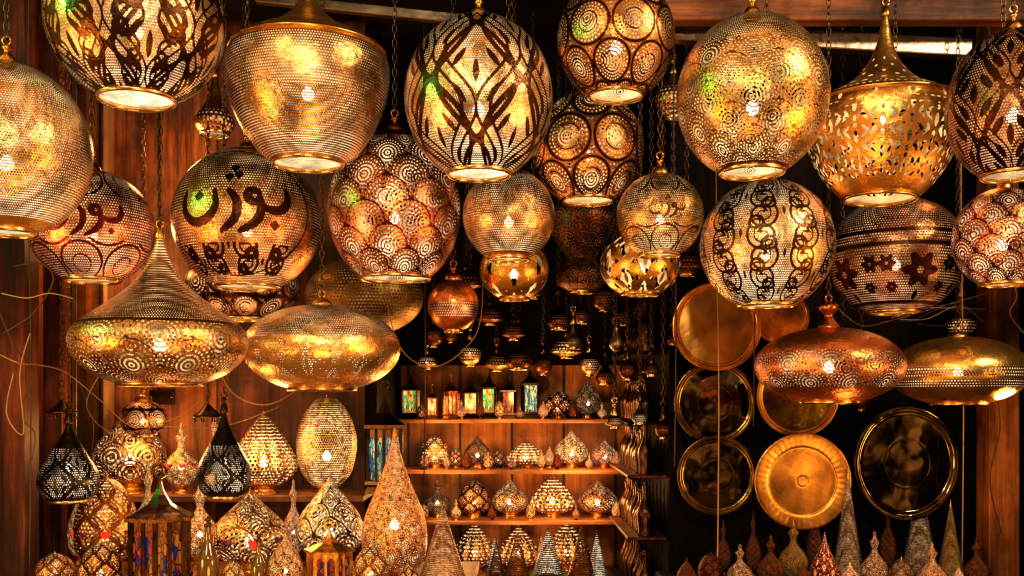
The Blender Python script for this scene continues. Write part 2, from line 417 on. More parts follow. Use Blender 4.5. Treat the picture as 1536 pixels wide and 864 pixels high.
def mo_calli(sc_=1.0,rep=1,lower=True,y0=.17,x0=.0,wm=1.):
    def f(PH,Y,R,h):
        d=std(PH,Y,R,h); per=2*np.pi/rep
        X=((PH-np.pi-x0+per/2)%per-per/2)/sc_; y=(Y-y0)/sc_
        mot=d['mot']
        for s in STR: mot=np.minimum(mot,seg_d(X,y,s,wm))
        for (cx,cy) in DOTS: mot=np.minimum(mot,(np.abs(X-cx)+np.abs(y-cy))-.052*wm)
        if lower:
            b=mo_scroll(6,.018,.5,m=4,lf=.7)(PH,Y,R,h)['mot']
            mot=np.where((Y<-.44)&(Y>-.95)&(np.abs(X)<.75),np.minimum(mot,b),mot)
            rr=np.hypot(X,(Y-.0)*.95); mot=np.minimum(mot,np.abs(rr-.92)-.012)
        else:
            b=mo_circ(7,.022,5)(PH,Y,R,h)['mot']
            mot=np.where((Y<-.30)|(Y>.40),np.minimum(mot,b),mot)
        d['mot']=np.minimum(mot,1.1-Y); return d
    return f
def mo_flower(n=5):
    def f(PH,Y,R,h):
        d=std(PH,Y,R,h); p=np.pi/n; x=(PH+p)%(2*p)-p; mot=d['mot']
        for (cx,cy,s) in ((0,-.36,1.),(.80*p,-.25,.5),(-.80*p,-.25,.5),(.7*p,-.62,.4),(-.7*p,-.62,.4)):
            dx=x-cx; dy=Y-cy; r=np.hypot(dx,dy); a=np.arctan2(dy,dx)
            pet=s*(.23+.06*np.cos(6*a))
            fl=np.maximum(r-pet,.05*s-r)
            if s==1.: fl=np.maximum(fl,-(np.abs(np.sin(3*a))*r-.012))
            mot=np.minimum(mot,fl)
        mot=np.minimum(mot,leaf(x,Y+.78,.10,.05,0))
        d['mot']=mot; bands(d,Y,[(.04,.03),(.24,.03),(-.92,.03)]); return d
    return f
# ------------------------------------------------------------------ hanging lantern
def bulb_mesh(r):
    return lathe('light_bulb',[(.0005,r*1.35),(r*.3,r*1.32),(r*.45,r*1.0),(r*.85,r*.5),(r,0),(r*.85,-r*.55),(r*.45,-r*.9),(.0005,-r)],m_bulb,16,18)
def globe(cx,cy,rx,ry,ro,n=16,rt=10):
    a0=math.asin(rt/rx); a1=math.pi-math.asin(ro/rx)
    return [(rx*math.sin(a),cy-ry*math.cos(a)) for a in np.linspace(a0,a1,n)]
def hang(px,prof,D,mat,motif,label,seg=180,rows=110,h=.045,rotz=0.,capk='small',rim=True,tilt=0,metalm=None,lit=True,chain=True,name='hanging_lantern',bulb_y=None,top=CEIL,collar=None):
    s=D/F; ys=[p[1] for p in prof]; y0,y1=ys[0],ys[-1]
    base=W(px,y1,D)
    P=[(r*s,(y1-y)*s) for r,y in prof]
    rmax=max(p[0] for p in P); mm=metalm or m_brass
    e=thing(name,base,label,'lantern','pierced metal lanterns hung in the shopfront')
    if tilt: e.rotation_euler=(0,tilt,0)
    obj('shade',lathe('shade',P,M[mat],seg,rows,motif,h=h,phase=rotz),parent=e)
    zt=P[0][1]; rt=P[0][0]; rb=P[-1][0]
    if rim:
        t=.010
        obj('opening_rim',lathe('opening_rim',[(rb*1.0,t*.4),(rb*1.05,t*.1),(rb*1.05,-t*.6),(rb*1.0,-t),(rb*.95,-t*.7),(rb*.94,t*.3),(rb*.97,t*.5)],m_rimglow,64,16),parent=e)
    if collar:
        cr,cy=collar; cr*=s; cz=(y1-cy)*s
        obj('shoulder_rim',lathe('shoulder_rim',[(cr*.98,.006),(cr+.004,.007),(cr+.010,.002),(cr+.008,-.005),(cr*.99,-.008)],mm,96,12),(0,0,cz),e)
    k=max(rt,.012)
    if capk=='small':
        cp=[(.004,.055),(.009,.05),(.012,.042),(.006,.034),(k*.9,.022),(k*1.25,.008),(k*1.35,-.006),(k*1.1,-.012)]
        ct=.055
    elif capk=='pot':
        cp=[(.004,.10),(.012,.095),(.032,.085),(.036,.07),(.02,.05),(.015,.04),(k*.9,.022),(k*1.25,.008),(k*1.35,-.006),(k*1.1,-.012)]; ct=.1
    else:
        cp=[(.003,.03),(.007,.026),(k*1.1,.01),(k*1.3,-.004),(k,-.01)]; ct=.03
    obj('cap',lathe('cap',cp,mm,32,24),(0,0,zt),e)
    hz=zt+ct
    vs=[(math.cos(a)*.012,0,.009+math.sin(a)*.012) for a in np.linspace(0,2*math.pi,13)]
    obj('hanging_ring',tube('hanging_ring',vs,.003,mm,6,1),(0,0,hz),e)
    if chain:
        L=top-(base.z+hz)-.012
        if L>.03: 
            o=obj('chain',chain_mesh(L),(0,0,hz+.012),e)
            if tilt: o.rotation_euler=(0,-tilt,0)
    if lit:
        br=min(.019,rmax*.11)
        bz=max(rb*.5,zt*.40) if bulb_y is None else (y1-bulb_y)*s
        obj('light_bulb',bulb_mesh(br),(0,0,bz),e)
    return e
r_=random.uniform
hang(10,globe(0,225,120,130,42),2.70,'palep',mo_plain(-1.05,1.2,[]),'large pale brass globe lantern densely pierced with fine dots',rotz=.3,h=.034)
hang(205,globe(0,30,129,130,55),2.75,'pale',mo_min(mo_arab(6,.62,.85,.026,lw=.04),mo_scroll(6,.013,.62,m=4,lf=0,turns=(0,))),'large pale brass globe lantern with dark interlaced leaf tracery',h=.032,seg=256,rows=160)
hang(462,[(8,-12),(13,2),(28,22),(54,42),(84,58),(98,66),(110,76),(119,90),(122,108),(120,132),(113,160),(102,186),(88,210),(71,231),(52,244)],3.05,'goldp',mo_plain(-1.3,.20,[]),'brass onion lantern with smooth flared neck and dotted bowl',h=.032,collar=(113,80))
hang(718,globe(0,148,111,123,47),2.85,'pale',mo_arab(5,.80,.85,.036,lw=.04),'pale brass globe lantern with bold dark curving vine tracery',rotz=math.pi/5,seg=256,rows=160,h=.034)
hang(924,globe(0,60,88,92,40),3.0,'amber',mo_circ(8,.022,7),'amber brass globe lantern with rings of pierced circles',rotz=.2)
hang(1128,globe(0,146,112,122,47),2.85,'gold',mo_above(mo_scale(10,.022,6,-1.15,.95),.55,.0,1.2),'gold brass globe lantern with overlapping fish scale piercing',rotz=.1,h=.036)
hang(1320,[(3,20),(7,42),(13,70),(27,100),(54,128),(94,150),(110,163),(113,182),(110,206),(98,240),(80,270),(62,290),(52,297)],3.3,'goldcut',mo_cutband(9,.034,.40,-.98,-.03),'brass onion lantern with tall pointed neck and leafy cut-out band',capk='tiny',tilt=.03,seg=300,rows=240,collar=(108,160))
hang(1520,globe(0,160,95,115,45),2.9,'bronze',mo_arab(6,.7,.8,.03,lo=-1.2),'dark bronze globe lantern with worn golden sheen')
hang(138,globe(0,342,90,86,40),3.4,'copper',mo_calli(sc_=1.05,rep=3,lower=False,y0=.05,wm=1.1),'reddish copper globe lantern with dark script strokes and ring motifs',rotz=.2,h=.046,metalm=m_copper,seg=240,rows=150)
hang(371,globe(0,332,109,108,48),3.6,'amber',mo_calli(sc_=1.2,x0=.05,wm=1.2,y0=.06),'amber copper globe lantern with dark calligraphy across its middle',metalm=m_copper,seg=280,rows=180,h=.038)
hang(592,globe(0,315,99,119,52),3.45,'copper',mo_scale(9,.035,6,-1.2,1.15),'tall red copper globe lantern with dark fish scale arches',rotz=.35,metalm=m_copper)
hang(763,globe(0,324,69,70,30),3.3,'goldp',mo_plain(-1.0,.95,[]),'small gold globe lantern pierced with even rows of dots',h=.052,seg=128,rows=80)
hang(882,globe(0,224,83,85,38),3.75,'amber',mo_circ(7,.024,7,.5),'amber globe lantern with concentric ring piercing and wide collar',h=.06)
hang(990,globe(0,324,65,64,30),3.35,'gold',mo_calli(sc_=.68,rep=2,lower=False,y0=.0),'small gold globe lantern with dark calligraphy and round motifs',h=.056,seg=200,rows=120)
hang(1150,globe(0,368,99,98,42),3.25,'pale',mo_scroll(5,.015,.62,m=4,lf=.55),'pale gold globe lantern covered in scrolling spiral tracery',rotz=0,seg=280,rows=180,h=.036)
hang(1343,[(6,294),(22,299),(50,308),(76,326),(92,350),(97,375),(95,400),(84,430),(62,455),(40,467)],3.65,'bronze',mo_flower(5),'dark bronze onion lantern with flower rosettes pierced in dots',rotz=math.pi/5,h=.042,seg=220,rows=120)
hang(1505,globe(0,358,72,76,34),3.25,'copper',mo_scale(9,.04,5),'copper globe lantern with dark red scale arches',seg=128,rows=80,metalm=m_copper)
hang(240,[(4,354),(9,376),(20,400),(43,430),(80,460),(115,485),(128,508),(122,535),(100,558),(74,571),(60,575)],3.15,'gold',mo_above(mo_scale(9,.025,6,-1.2,9),.22,.02),'wide gold saucer lantern with tall pierced trumpet neck',capk='tiny',bulb_y=520,h=.034)
hang(483,globe(0,523,117,66,50,rt=12),3.5,'palep',mo_above(mo_min(mo_arab(9,.26,.75,.016,lw=.022),mo_scroll(9,.011,.34,m=4,lo=-.52,lf=.6)),.10,.015),'flattened gold lantern with dotted top and scrolled band',capk='tiny',bulb_y=528,h=.034,seg=300,rows=140)
hang(1243,globe(0,549,109,58,44,rt=12),3.55,'coppp',mo_scale(11,.02,6,-.35,.2),'flattened polished copper lantern with scale piercing and pot shaped cap',capk='pot',metalm=m_copper,bulb_y=552)
hang(1437,globe(0,557,100,52,40,rt=12),3.8,'goldp',mo_plain(-.26,.06,[(-.1,.02)]),'flattened gold lantern with plain shiny rim and dotted band',capk='tiny',bulb_y=560)
hang(547,globe(0,445,88,58,40,rt=8),4.25,'dull',mo_plain(-1.,1.),'dull unlit brass mesh lantern hanging behind the others',lit=False,seg=96,rows=60,h=.06)
hang(365,globe(0,428,85,56,40),4.25,'bronze',mo_circ(10,.03,5),'dark bronze lantern with pierced rings hanging near the boards',seg=96,rows=60,h=.07)
hang(680,globe(0,458,38,40,14),3.8,'coppp',mo_plain(-.5,.1),'little plain amber copper globe lantern',seg=72,rows=48,h=.1,metalm=m_copper,lit=False)
hang(771,globe(0,405,52,46,22),3.85,'goldcut',as_cut(mo_scroll(4,.075,.8),-1.1,1.0),'gold globe lantern with large cut-out scrolls',seg=200,rows=130)
hang(872,[(8,300),(44,314),(50,335),(42,358),(26,380),(24,392),(38,408),(38,425),(18,437)],4.4,'dim',mo_scale(8,.04,4),'dark bronze double gourd lantern pierced with small arches',lit=False,seg=96,rows=70,metalm=m_copper,h=.1)
hang(960,globe(0,398,60,48,28),3.95,'goldcut',as_cut(mo_arab(6,.45,.85,.07,True,lw=.055,sec=False),-1.1,.9),'gold lantern with bold slanting leaf cut-outs',seg=200,rows=130)
hang(103,[(3,632),(6,645),(14,660),(28,685),(41,708),(44,724),(38,742),(28,750)],3.7,'black',mo_arab(4,.7,.7,.05,lo=-.6,hi=1.3),'small black teardrop lantern pierced with bright dots',h=.08,metalm=m_dkm,seg=96,rows=60)
hang(336,[(3,616),(6,632),(13,650),(26,675),(37,698),(39,718),(33,736),(24,744)],3.93,'black',mo_arab(4,.7,.7,.05,lo=-.6,hi=1.3),'small black teardrop lantern with dotted swirls',h=.08,metalm=m_dkm,seg=96,rows=60)
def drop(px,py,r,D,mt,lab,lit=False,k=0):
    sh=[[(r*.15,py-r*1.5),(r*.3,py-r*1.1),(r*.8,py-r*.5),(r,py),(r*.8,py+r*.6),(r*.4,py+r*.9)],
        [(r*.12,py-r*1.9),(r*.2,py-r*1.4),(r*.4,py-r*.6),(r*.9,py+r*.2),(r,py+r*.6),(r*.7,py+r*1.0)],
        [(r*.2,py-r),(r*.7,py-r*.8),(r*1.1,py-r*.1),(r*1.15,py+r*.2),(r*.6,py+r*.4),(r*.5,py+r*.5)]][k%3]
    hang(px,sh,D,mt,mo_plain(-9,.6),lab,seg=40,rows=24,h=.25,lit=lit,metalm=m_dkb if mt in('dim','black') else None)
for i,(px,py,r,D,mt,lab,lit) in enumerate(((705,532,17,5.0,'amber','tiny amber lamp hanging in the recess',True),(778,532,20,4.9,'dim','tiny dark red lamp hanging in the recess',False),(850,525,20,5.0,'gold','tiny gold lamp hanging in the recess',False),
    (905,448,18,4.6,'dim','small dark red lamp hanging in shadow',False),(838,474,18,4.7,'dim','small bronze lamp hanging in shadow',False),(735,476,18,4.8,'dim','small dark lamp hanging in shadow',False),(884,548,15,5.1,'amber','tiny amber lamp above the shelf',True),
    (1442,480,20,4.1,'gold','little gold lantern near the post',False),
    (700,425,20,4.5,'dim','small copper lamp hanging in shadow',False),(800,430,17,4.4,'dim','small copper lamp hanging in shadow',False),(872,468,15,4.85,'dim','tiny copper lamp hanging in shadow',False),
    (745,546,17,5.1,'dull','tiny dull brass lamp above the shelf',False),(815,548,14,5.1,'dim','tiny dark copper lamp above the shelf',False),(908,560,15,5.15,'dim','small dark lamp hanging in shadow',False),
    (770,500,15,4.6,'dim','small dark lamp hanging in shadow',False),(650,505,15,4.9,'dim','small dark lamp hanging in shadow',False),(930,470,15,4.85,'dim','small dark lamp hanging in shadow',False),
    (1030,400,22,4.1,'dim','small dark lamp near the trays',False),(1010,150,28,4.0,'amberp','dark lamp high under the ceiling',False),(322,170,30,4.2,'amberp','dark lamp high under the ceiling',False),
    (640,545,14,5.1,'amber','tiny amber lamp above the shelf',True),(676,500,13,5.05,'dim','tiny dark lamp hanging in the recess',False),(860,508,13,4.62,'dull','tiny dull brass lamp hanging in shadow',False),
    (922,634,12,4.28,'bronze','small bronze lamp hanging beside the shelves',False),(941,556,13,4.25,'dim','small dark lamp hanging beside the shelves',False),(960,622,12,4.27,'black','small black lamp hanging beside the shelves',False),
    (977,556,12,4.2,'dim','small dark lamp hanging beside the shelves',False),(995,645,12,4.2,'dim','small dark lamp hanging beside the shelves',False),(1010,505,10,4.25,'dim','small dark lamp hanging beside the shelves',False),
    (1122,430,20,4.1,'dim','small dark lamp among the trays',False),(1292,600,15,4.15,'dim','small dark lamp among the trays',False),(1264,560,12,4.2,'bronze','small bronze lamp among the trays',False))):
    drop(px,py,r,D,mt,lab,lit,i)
hang(215,globe(0,628,34,28,16),4.1,'amber',mo_circ(6,.04,5),'small amber lantern hanging above the shelf',seg=72,rows=50,lit=True,h=.1)
for px,py,D in ((93,606,3.75),(312,612,4.0)):
    b=W(px,py+12,D); e=thing('fringed_lamp_cap',b,'small black metal cap with dangling pendants on a chain','lamp cap','black fringed caps')
    s=D/F
    obj('cap_dome',lathe('cap_dome',[(2*s,18*s),(6*s,14*s),(12*s,8*s),(22*s,0),(21*s,-2*s)],m_dkm,16,12),(0,0,0),e)
    for k in range(8):
        a=2*math.pi*k/8
        obj('pendant',lathe('pendant',[(.0006,0),(.0012,-.006),(.004,-.02),(.003,-.026),(.0005,-.03)],m_dkm,8,8),(math.cos(a)*20*s,math.sin(a)*20*s,-.001),e)
    obj('chain',chain_mesh(CEIL-b.z-18*s),(0,0,18*s),e)
# ------------------------------------------------------------------ small lamp library
LIB={}
def flu(n,amp):
    def f(PH,R,Z): return R*(1+amp*np.cos(n*PH)),Z
    return f
PR={'onion':([(.05,.95),(.16,.88),(.45,.76),(.85,.58),(1,.42),(.9,.25),(.5,.12)],None),
 'dome':([(.08,.93),(.35,.89),(.75,.74),(.97,.52),(1,.36),(.9,.2),(.55,.1)],None),
 'cone':([(.05,.97),(.14,.86),(.38,.62),(.68,.34),(.95,.1),(1,.04)],None),
 'tear':([(.04,.98),(.10,.90),(.24,.78),(.56,.60),(.90,.42),(1,.28),(.92,.14),(.55,.04)],None),
 'oval':([(.12,.97),(.5,.9),(.88,.7),(1,.46),(.82,.2),(.42,.06)],None),
 'urn':([(.10,.96),(.16,.86),(.34,.80),(.2,.70),(.3,.62),(.8,.48),(1,.34),(.8,.2),(.4,.1)],None),
 'lotus':([(.04,.95),(.3,.84),(.72,.6),(1,.36),(.85,.2),(.45,.1)],flu(12,.07))}
MOT={'onion':mo_scale(6,.06,4),'dome':mo_arab(5,.5,.8,.05,False),'cone':mo_plain(),'tear':mo_scroll(5,.03,.7,m=5),'oval':mo_plain(),'lotus':mo_plain(-9,9),'urn':mo_scale(7,.05,4),'fine':mo_scale(7,.028,6)}
def part(key,fn):
    if key not in LIB: LIB[key]=fn()
    return LIB[key]
def lamp(kind,px,D,zb,wpx,hpx,mat,label,group,metalm=None,lit=True,seg=64,rot=None,h=.13,gems=False,motif=None):
    s=D/F; w=wpx/2*s; H=hpx*s; mm=metalm or (m_dkb if mat in('dim','black','bronze') else m_brass)
    e=thing('pierced_table_lamp',((px-CX)*s,D,zb),label,'lamp',group)
    prof,fl=PR[kind]; asp=w/H
    key=(kind,mat,round(asp,1),motif)
    P=[(r,z/asp) for r,z in prof]
    sh=part(key,lambda: (lathe('shade',P,M[mat],seg*2,80,(motif and MOT[motif]) or MOT[kind],flute=fl,h=h),asp))
    rz=rot if rot is not None else random.uniform(0,6)
    obj('shade',sh[0],parent=e,scale=(w,w,H*sh[1]),rot=(0,0,rz))
    r0=prof[-1][0]; z0=prof[-1][1]
    obj('base',part(('base',kind,mm.name),lambda: lathe('base',[(r0*1.02,z0+.01),(r0*.9,z0*.8),(r0*.7,z0*.5),(r0*.95,z0*.15),(r0*1.1,.0),(r0*.9,0.0),(.001,0)],mm,24,20)),parent=e,scale=(w,w,H))
    obj('finial',part(('fin',mm.name),lambda: lathe('finial',[(.0005,.055),(.006,.045),(.012,.035),(.02,.025),(.012,.012),(.03,.004),(.06,-.03),(.07,-.05)],mm,12,20)),(0,0,H*.955),e,scale=(w*1.2,w*1.2,H*.9))
    if lit: obj('light_bulb',part('bulb1',lambda: bulb_mesh(1.)),(0,0,H*.36),e,scale=(w*.15,)*3)
    if gems:
        for k,a in enumerate(np.linspace(-1.1,1.1,4)):
            rr=w*1.0; z=H*.40
            hv=[];n=18
            for i in range(n):
                t=2*math.pi*i/n; hx=.16*math.sin(t)**3; hy=.13*math.cos(t)-.05*math.cos(2*t)-.02*math.cos(3*t)
                hv.append((hx,hy))
            vs=[(x,-.02,y) for x,y in hv]+[(x*1.,.05,y) for x,y in hv]+[(0,-.06,0)]
            fs=[(i,(i+1)%n,2*n) for i in range(n)]+[(i,i+n,(i+1)%n+n,(i+1)%n) for i in range(n)]
            me=part(('heart',k%2),lambda: pydata('heart_gem',vs,fs,m_red if k%2==0 else G3))
            obj('heart_gem',me,(rr*math.sin(a),-rr*math.cos(a),z),e,scale=(w,)*3,rot=(0,0,a))
    return e
def glantern(n,px,D,zb,wpx,hpx,gm,label,group,mm=None,rot=0.3):
    s=D/F; w=wpx/2*s; H=hpx*s; mm=mm or m_dkm
    e=thing('glass_lantern',((px-CX)*s,D,zb),label,'lantern',group); e.rotation_euler=(0,0,rot)
    k=mm.name
    S=(w,w,H)
    obj('base',part(('gb',n,k),lambda: lathe('base',[(.7,.12),(.95,.11),(1,.08),(.85,.06),(.95,.02),(1,0),(.001,0)],mm,n,raw=True,smooth=False)),parent=e,scale=S)
    obj('roof',part(('gr',n,k),lambda: lathe('roof',[(.03,.94),(.06,.88),(.10,.83),(.18,.78),(.36,.70),(.72,.64),(1.02,.60),(1.02,.57),(.8,.56),(.001,.56)],mm,n,raw=True,smooth=False)),parent=e,scale=S)
    for i in range(n):
        a=2*math.pi*i/n; b=2*math.pi*(i+1)/n
        r=.84
        pa=(-r*math.sin(a),r*math.cos(a)); pb=(-r*math.sin(b),r*math.cos(b))
        obj('corner_post',part(('gp',n,k,i),lambda: boxm('corner_post',(pa[0]-.07,pa[1]-.07,.1),(pa[0]+.07,pa[1]+.07,.6),mm,0)),parent=e,scale=S)
        q=.93
        def mk():
            v=[(pa[0]*q,pa[1]*q,.1),(pb[0]*q,pb[1]*q,.1),(pb[0]*q,pb[1]*q,.58),(pa[0]*q,pa[1]*q,.58)]
            v2=[(x*.95,y*.95,z) for x,y,z in v]
            return pydata('glass_pane',v+v2,[(0,1,2,3),(7,6,5,4),(0,4,5,1),(1,5,6,2),(2,6,7,3),(3,7,4,0)],gm)
        obj('glass_pane',part(('gg',n,gm.name,i),mk),parent=e,scale=S)
        if n==6:
            m1=((pa[0]+pb[0])/2,(pa[1]+pb[1])/2)
            obj('window_bar',part(('wb',n,k,i),lambda: boxm('window_bar',(m1[0]-.05,m1[1]-.05,.1),(m1[0]+.05,m1[1]+.05,.6),mm,0)),parent=e,scale=S)
            dx,dy=pb[0]-pa[0],pb[1]-pa[1]
            def arch():
                vs=[];fs=[]
                for j in range(13):
                    t=j/12; z=.38+.12*abs(math.sin(2*math.pi*t))**.6
                    vs+=[(pa[0]+dx*t,pa[1]+dy*t,z),(pa[0]+dx*t,pa[1]+dy*t,.58)]
                for j in range(12): fs.append((2*j,2*j+2,2*j+3,2*j+1))
                return pydata('arched_valance',[(x*.99,y*.99,z) for x,y,z in vs],fs,mm)
            obj('arched_valance',part(('av',n,k,i),arch),parent=e,scale=S)
    ring=[(math.cos(t)*.09,0,.0+math.sin(t)*.09) for t in np.linspace(0,2*math.pi,15)]
    obj('carrying_ring',part(('ring',k),lambda: tube('carrying_ring',ring,.018,mm,6,1)),(0,0,H*.92+.09*w*2),e,scale=(w*2,)*3)
    return e
# ------------------------------------------------------------------ setting
struct('floor',(-2.6,-3,-.1),(2.6,5.8,0),plain('floor_tiles',(.12,.07,.04),.5))
struct('ceiling',(-2.6,2.55,CEIL),(2.6,5.8,CEIL+.1),m_ceil)
ZS=1.5+52*5.6/F
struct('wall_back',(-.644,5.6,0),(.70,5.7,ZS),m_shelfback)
struct('wall_back_upper',(-.644,5.6,ZS),(.70,5.7,CEIL),m_dark)  # shade above the shelves put into the wall by the darker wood
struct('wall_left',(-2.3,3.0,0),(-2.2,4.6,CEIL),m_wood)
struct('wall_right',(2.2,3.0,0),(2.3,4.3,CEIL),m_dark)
struct('wall_back_left',(-2.3,4.6,0),(-1.40,4.7,CEIL),m_wood)
struct('wall_back_left_panel',(-1.40,4.6,0),(-.70,4.7,CEIL),m_post)
struct('wall_recess_left',(-.70,4.6,0),(-.644,5.7,CEIL),m_dark)
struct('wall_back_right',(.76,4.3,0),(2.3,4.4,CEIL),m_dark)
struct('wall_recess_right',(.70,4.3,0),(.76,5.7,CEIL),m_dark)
def sbox(name,a,b,mat,label,cat,group=None,bev=.004):
    o=obj(name,boxm(name,a,b,mat,bev)); o['label']=label;o['category']=cat
    if group:o['group']=group
    return o
def post(px0,px1,D,dep,mat,label):
    x0=(px0-CX)*D/F;x1=(px1-CX)*D/F
    o=sbox('wooden_post',(x0,D,0),(x1,D+dep,CEIL),mat,label,'post')
post(-30,36,3.66,.12,m_post,'thick dark red wooden post of the shopfront')
post(64,94,4.25,.08,m_post,'dark red wooden post beside the boards')
post(1484,1530,4.05,.12,m_opost,'orange brown wooden post of the shopfront')
for i,(px,w,D) in enumerate(((108,7,4.5),(155,6,4.52),(1478,7,4.22))):
    x=(px-CX)*D/F; o=obj('trim_%d'%(i+1),boxm('trim',(x,D,0),(x+w*D/F,(4.6 if px<700 else 4.3),CEIL),m_palemetal if i!=1 else plain('pale_trim',(.4,.22,.11)),.001)); o['kind']='structure'
z=ZC+(HY-14)*3.7/F
sbox('ceiling_beam',(.3,3.7,z-.04),(2.2,3.77,z+.05),m_beam,'long reddish wooden beam across the shopfront','beam')
b=sbox('metal_strip',(-.6,-.03,-.035),(.6,.03,.035),m_palemetal,'pale galvanised metal strip under the ceiling','strip'); b.location=W(1230,62,3.88); b.rotation_euler=(0,math.radians(3.2),0)
b=sbox('metal_strip',(-.5,-.02,-.02),(.5,.02,.02),m_palemetal,'pale thin metal strip under the ceiling','strip'); b.location=W(560,16,4.1); b.rotation_euler=(0,math.radians(6),0)
for yy in (3.56,4.0):
    sbox('ceiling_joist',(-2.2,yy,CEIL-.07),(2.2,yy+.06,CEIL),m_ceil,'dark wooden joist under the ceiling','joist','ceiling joists')
SH={1:1.5-28*5.3/F,2:1.5-103*5.3/F,3:1.5-178*5.3/F,4:1.5-262*5.3/F}
for k,zz in SH.items():
    sbox('display_shelf',(-.644,5.2,zz-.022),(.70,5.6,zz),m_shelf,'orange wooden shelf board in the recess','shelf','recess shelves')
zl=1.5-138*4.45/F
sbox('display_shelf',(-1.9,4.28,zl-.03),(-.66,4.6,zl),m_shelf,'wooden shelf holding lit pierced lamps','shelf')
sbox('display_counter',(-1.84,3.42,0),(-.14,4.2,.80),m_shelf,'wooden counter crowded with lamps and lanterns','counter',bev=.01)
sbox('display_counter',(.62,3.5,0),(1.96,4.2,.76),m_dark,'dark counter holding pointed pierced cones','counter',bev=.01)
g='lit lamps on the wooden shelf'
lamp('onion',195,4.44,zl,104,132,'gold','gold onion lamp pierced in scallops, lit',g)
lamp('oval',490,4.44,zl,90,148,'bright','tall pale egg shaped lamp glowing brightly',g,h=.08)
lamp('lotus',396,4.40,zl,94,125,'bright','fluted lotus lamp glowing brightly',g)
lamp('urn',272,4.40,zl,52,106,'gold','narrow gold urn lamp with coloured stones',g,gems=True)
lamp('dome',118,4.42,zl,36,70,'amber','small amber dome lamp on the shelf',g)
lamp('urn',322,4.50,zl,36,120,'amber','slim amber urn lamp on the shelf',g)
o=thing('wall_plaque',W(243,596,4.585),'small dark plaque screwed to the orange boards','plaque'); 
obj('plaque_plate',boxm('plaque_plate',(-.058,-.008,-.034),(.058,.012,.034),m_dkm,.003),parent=o)
for q in (-1,1): obj('screw',lathe('screw',[(.0004,.003),(.003,.002),(.004,0)],m_brass,10,6),(q*.048,-.008,0),o,rot=(math.pi/2,0,0))
g='lamps on the wooden counter'; c=.80
lamp('dome',160,3.95,c,92,150,'gold','gold dome lamp with coloured heart stones',g,gems=True)
lamp('onion',375,3.9,c,116,130,'gold','wide gold onion lamp with red heart stones',g,gems=True)
lamp('onion',495,4.0,c,100,144,'pale','pale brass onion lamp with tall finial',g)
lamp('tear',592,3.75,c,98,232,'amber','tall copper teardrop lamp with fine piercing, lit',g,metalm=m_copper,h=.075,seg=130,motif='fine')
lamp('cone',664,3.55,c,78,134,'bronze','tall bronze cone lamp with fine dots',g,lit=False,h=.07)
lamp('dome',82,3.6,c,58,56,'gold','low gold dome lamp on the counter',g)
lamp('dome',150,3.5,c,62,82,'amber','rounded amber dome lamp on the counter',g)
lamp('dome',350,3.5,c,38,50,'gold','low gold dome lamp on the counter',g)
lamp('urn',300,4.08,c,56,130,'gold','gold urn lamp on the counter',g,h=.1)
lamp('onion',118,4.12,c,32,110,'amber','narrow amber onion lamp on the counter',g)
lamp('onion',428,3.5,c,52,92,'amber','little amber onion lamp on the counter',g)
lamp('dome',556,3.5,c,54,76,'gold','low gold dome lamp on the counter',g)
lamp('urn',222,4.12,c,40,160,'gold','slim gold urn lamp behind the lantern',g,h=.1)
lamp('urn',440,4.14,c,34,130,'copper','slim copper urn lamp on the counter',g)
lamp('dome',612,3.46,c,36,48,'amber','low amber dome lamp on the counter',g)
glantern(6,240,3.62,c,104,178,G3,'dark hexagonal lantern with red and blue glass panes','coloured glass lanterns',m_dkb,.2)
glantern(6,494,3.58,c,76,100,G3,'hexagonal lantern with colourful glass panes','coloured glass lanterns',m_brass,.5)
glantern(6,577,4.42,zl,68,170,G2,'black lantern with pale blue mosaic glass panes','coloured glass lanterns',m_dkm,.1)
def bottle(px,D,zb,wpx,hpx,mat,label,group,cap=True,name='glass_bottle'):
    s=D/F;w=wpx/2*s;H=hpx*s
    e=thing(name,((px-CX)*s,D,zb),label,'bottle',group)
    obj('body',part((name,mat.name),lambda: lathe('body',[(.32,.88),(.28,.8),(.3,.7),(.55,.6),(.95,.45),(1,.3),(.85,.1),(.9,0),(.001,0)],mat,20,30)),parent=e,scale=(w,w,H))
    if cap: obj('stopper',part('stopper',lambda: lathe('stopper',[(.0005,1.),(.2,.98),(.28,.95),(.12,.92),(.36,.90),(.36,.87),(.3,.86)],m_dkm,16,20)),parent=e,scale=(w,w,H))
    return e
bottle(312,3.5,c,32,116,m_glassb,'clear glass bottle with narrow ribbed neck','glass bottles')
bottle(388,3.5,c,24,90,m_glassb,'clear glass bottle with dark pointed stopper','glass bottles')
# ------------------------------------------------------------------ recess shelf goods
g='small glass lanterns on the top recess shelf'; z1=SH[1]
for px,w,h_,gm,mm,lab in ((617,30,74,G1,m_dkm,'small dark lantern with green and amber glass'),(648,18,52,G4,m_copper,'tiny copper lantern with amber glass'),
    (677,22,68,G4,m_copper,'small copper lantern glowing orange'),(707,27,66,G4,m_dkm,'small dark lantern glowing amber'),(734,27,78,G1,m_dkm,'small dark lantern with green glass'),
    (763,26,70,G3,m_dkm,'small dark lantern with red glass'),(795,30,88,G2,m_dkm,'tall dark lantern with blue green glass')):
    glantern(4 if px!=677 else 6,px,5.38,z1,w*1.25,h_,gm,lab,g,mm,.785+r_(-.15,.15))
lamp('dome',838,5.36,z1,46,44,'amber','amber dome lamp with pierced pattern',g,h=.2)
lamp('onion',882,5.36,z1,40,62,'silver','silvery onion lamp on the top shelf',g,h=.2)
g='lit dome lamps on the middle recess shelf'; z2=SH[2]
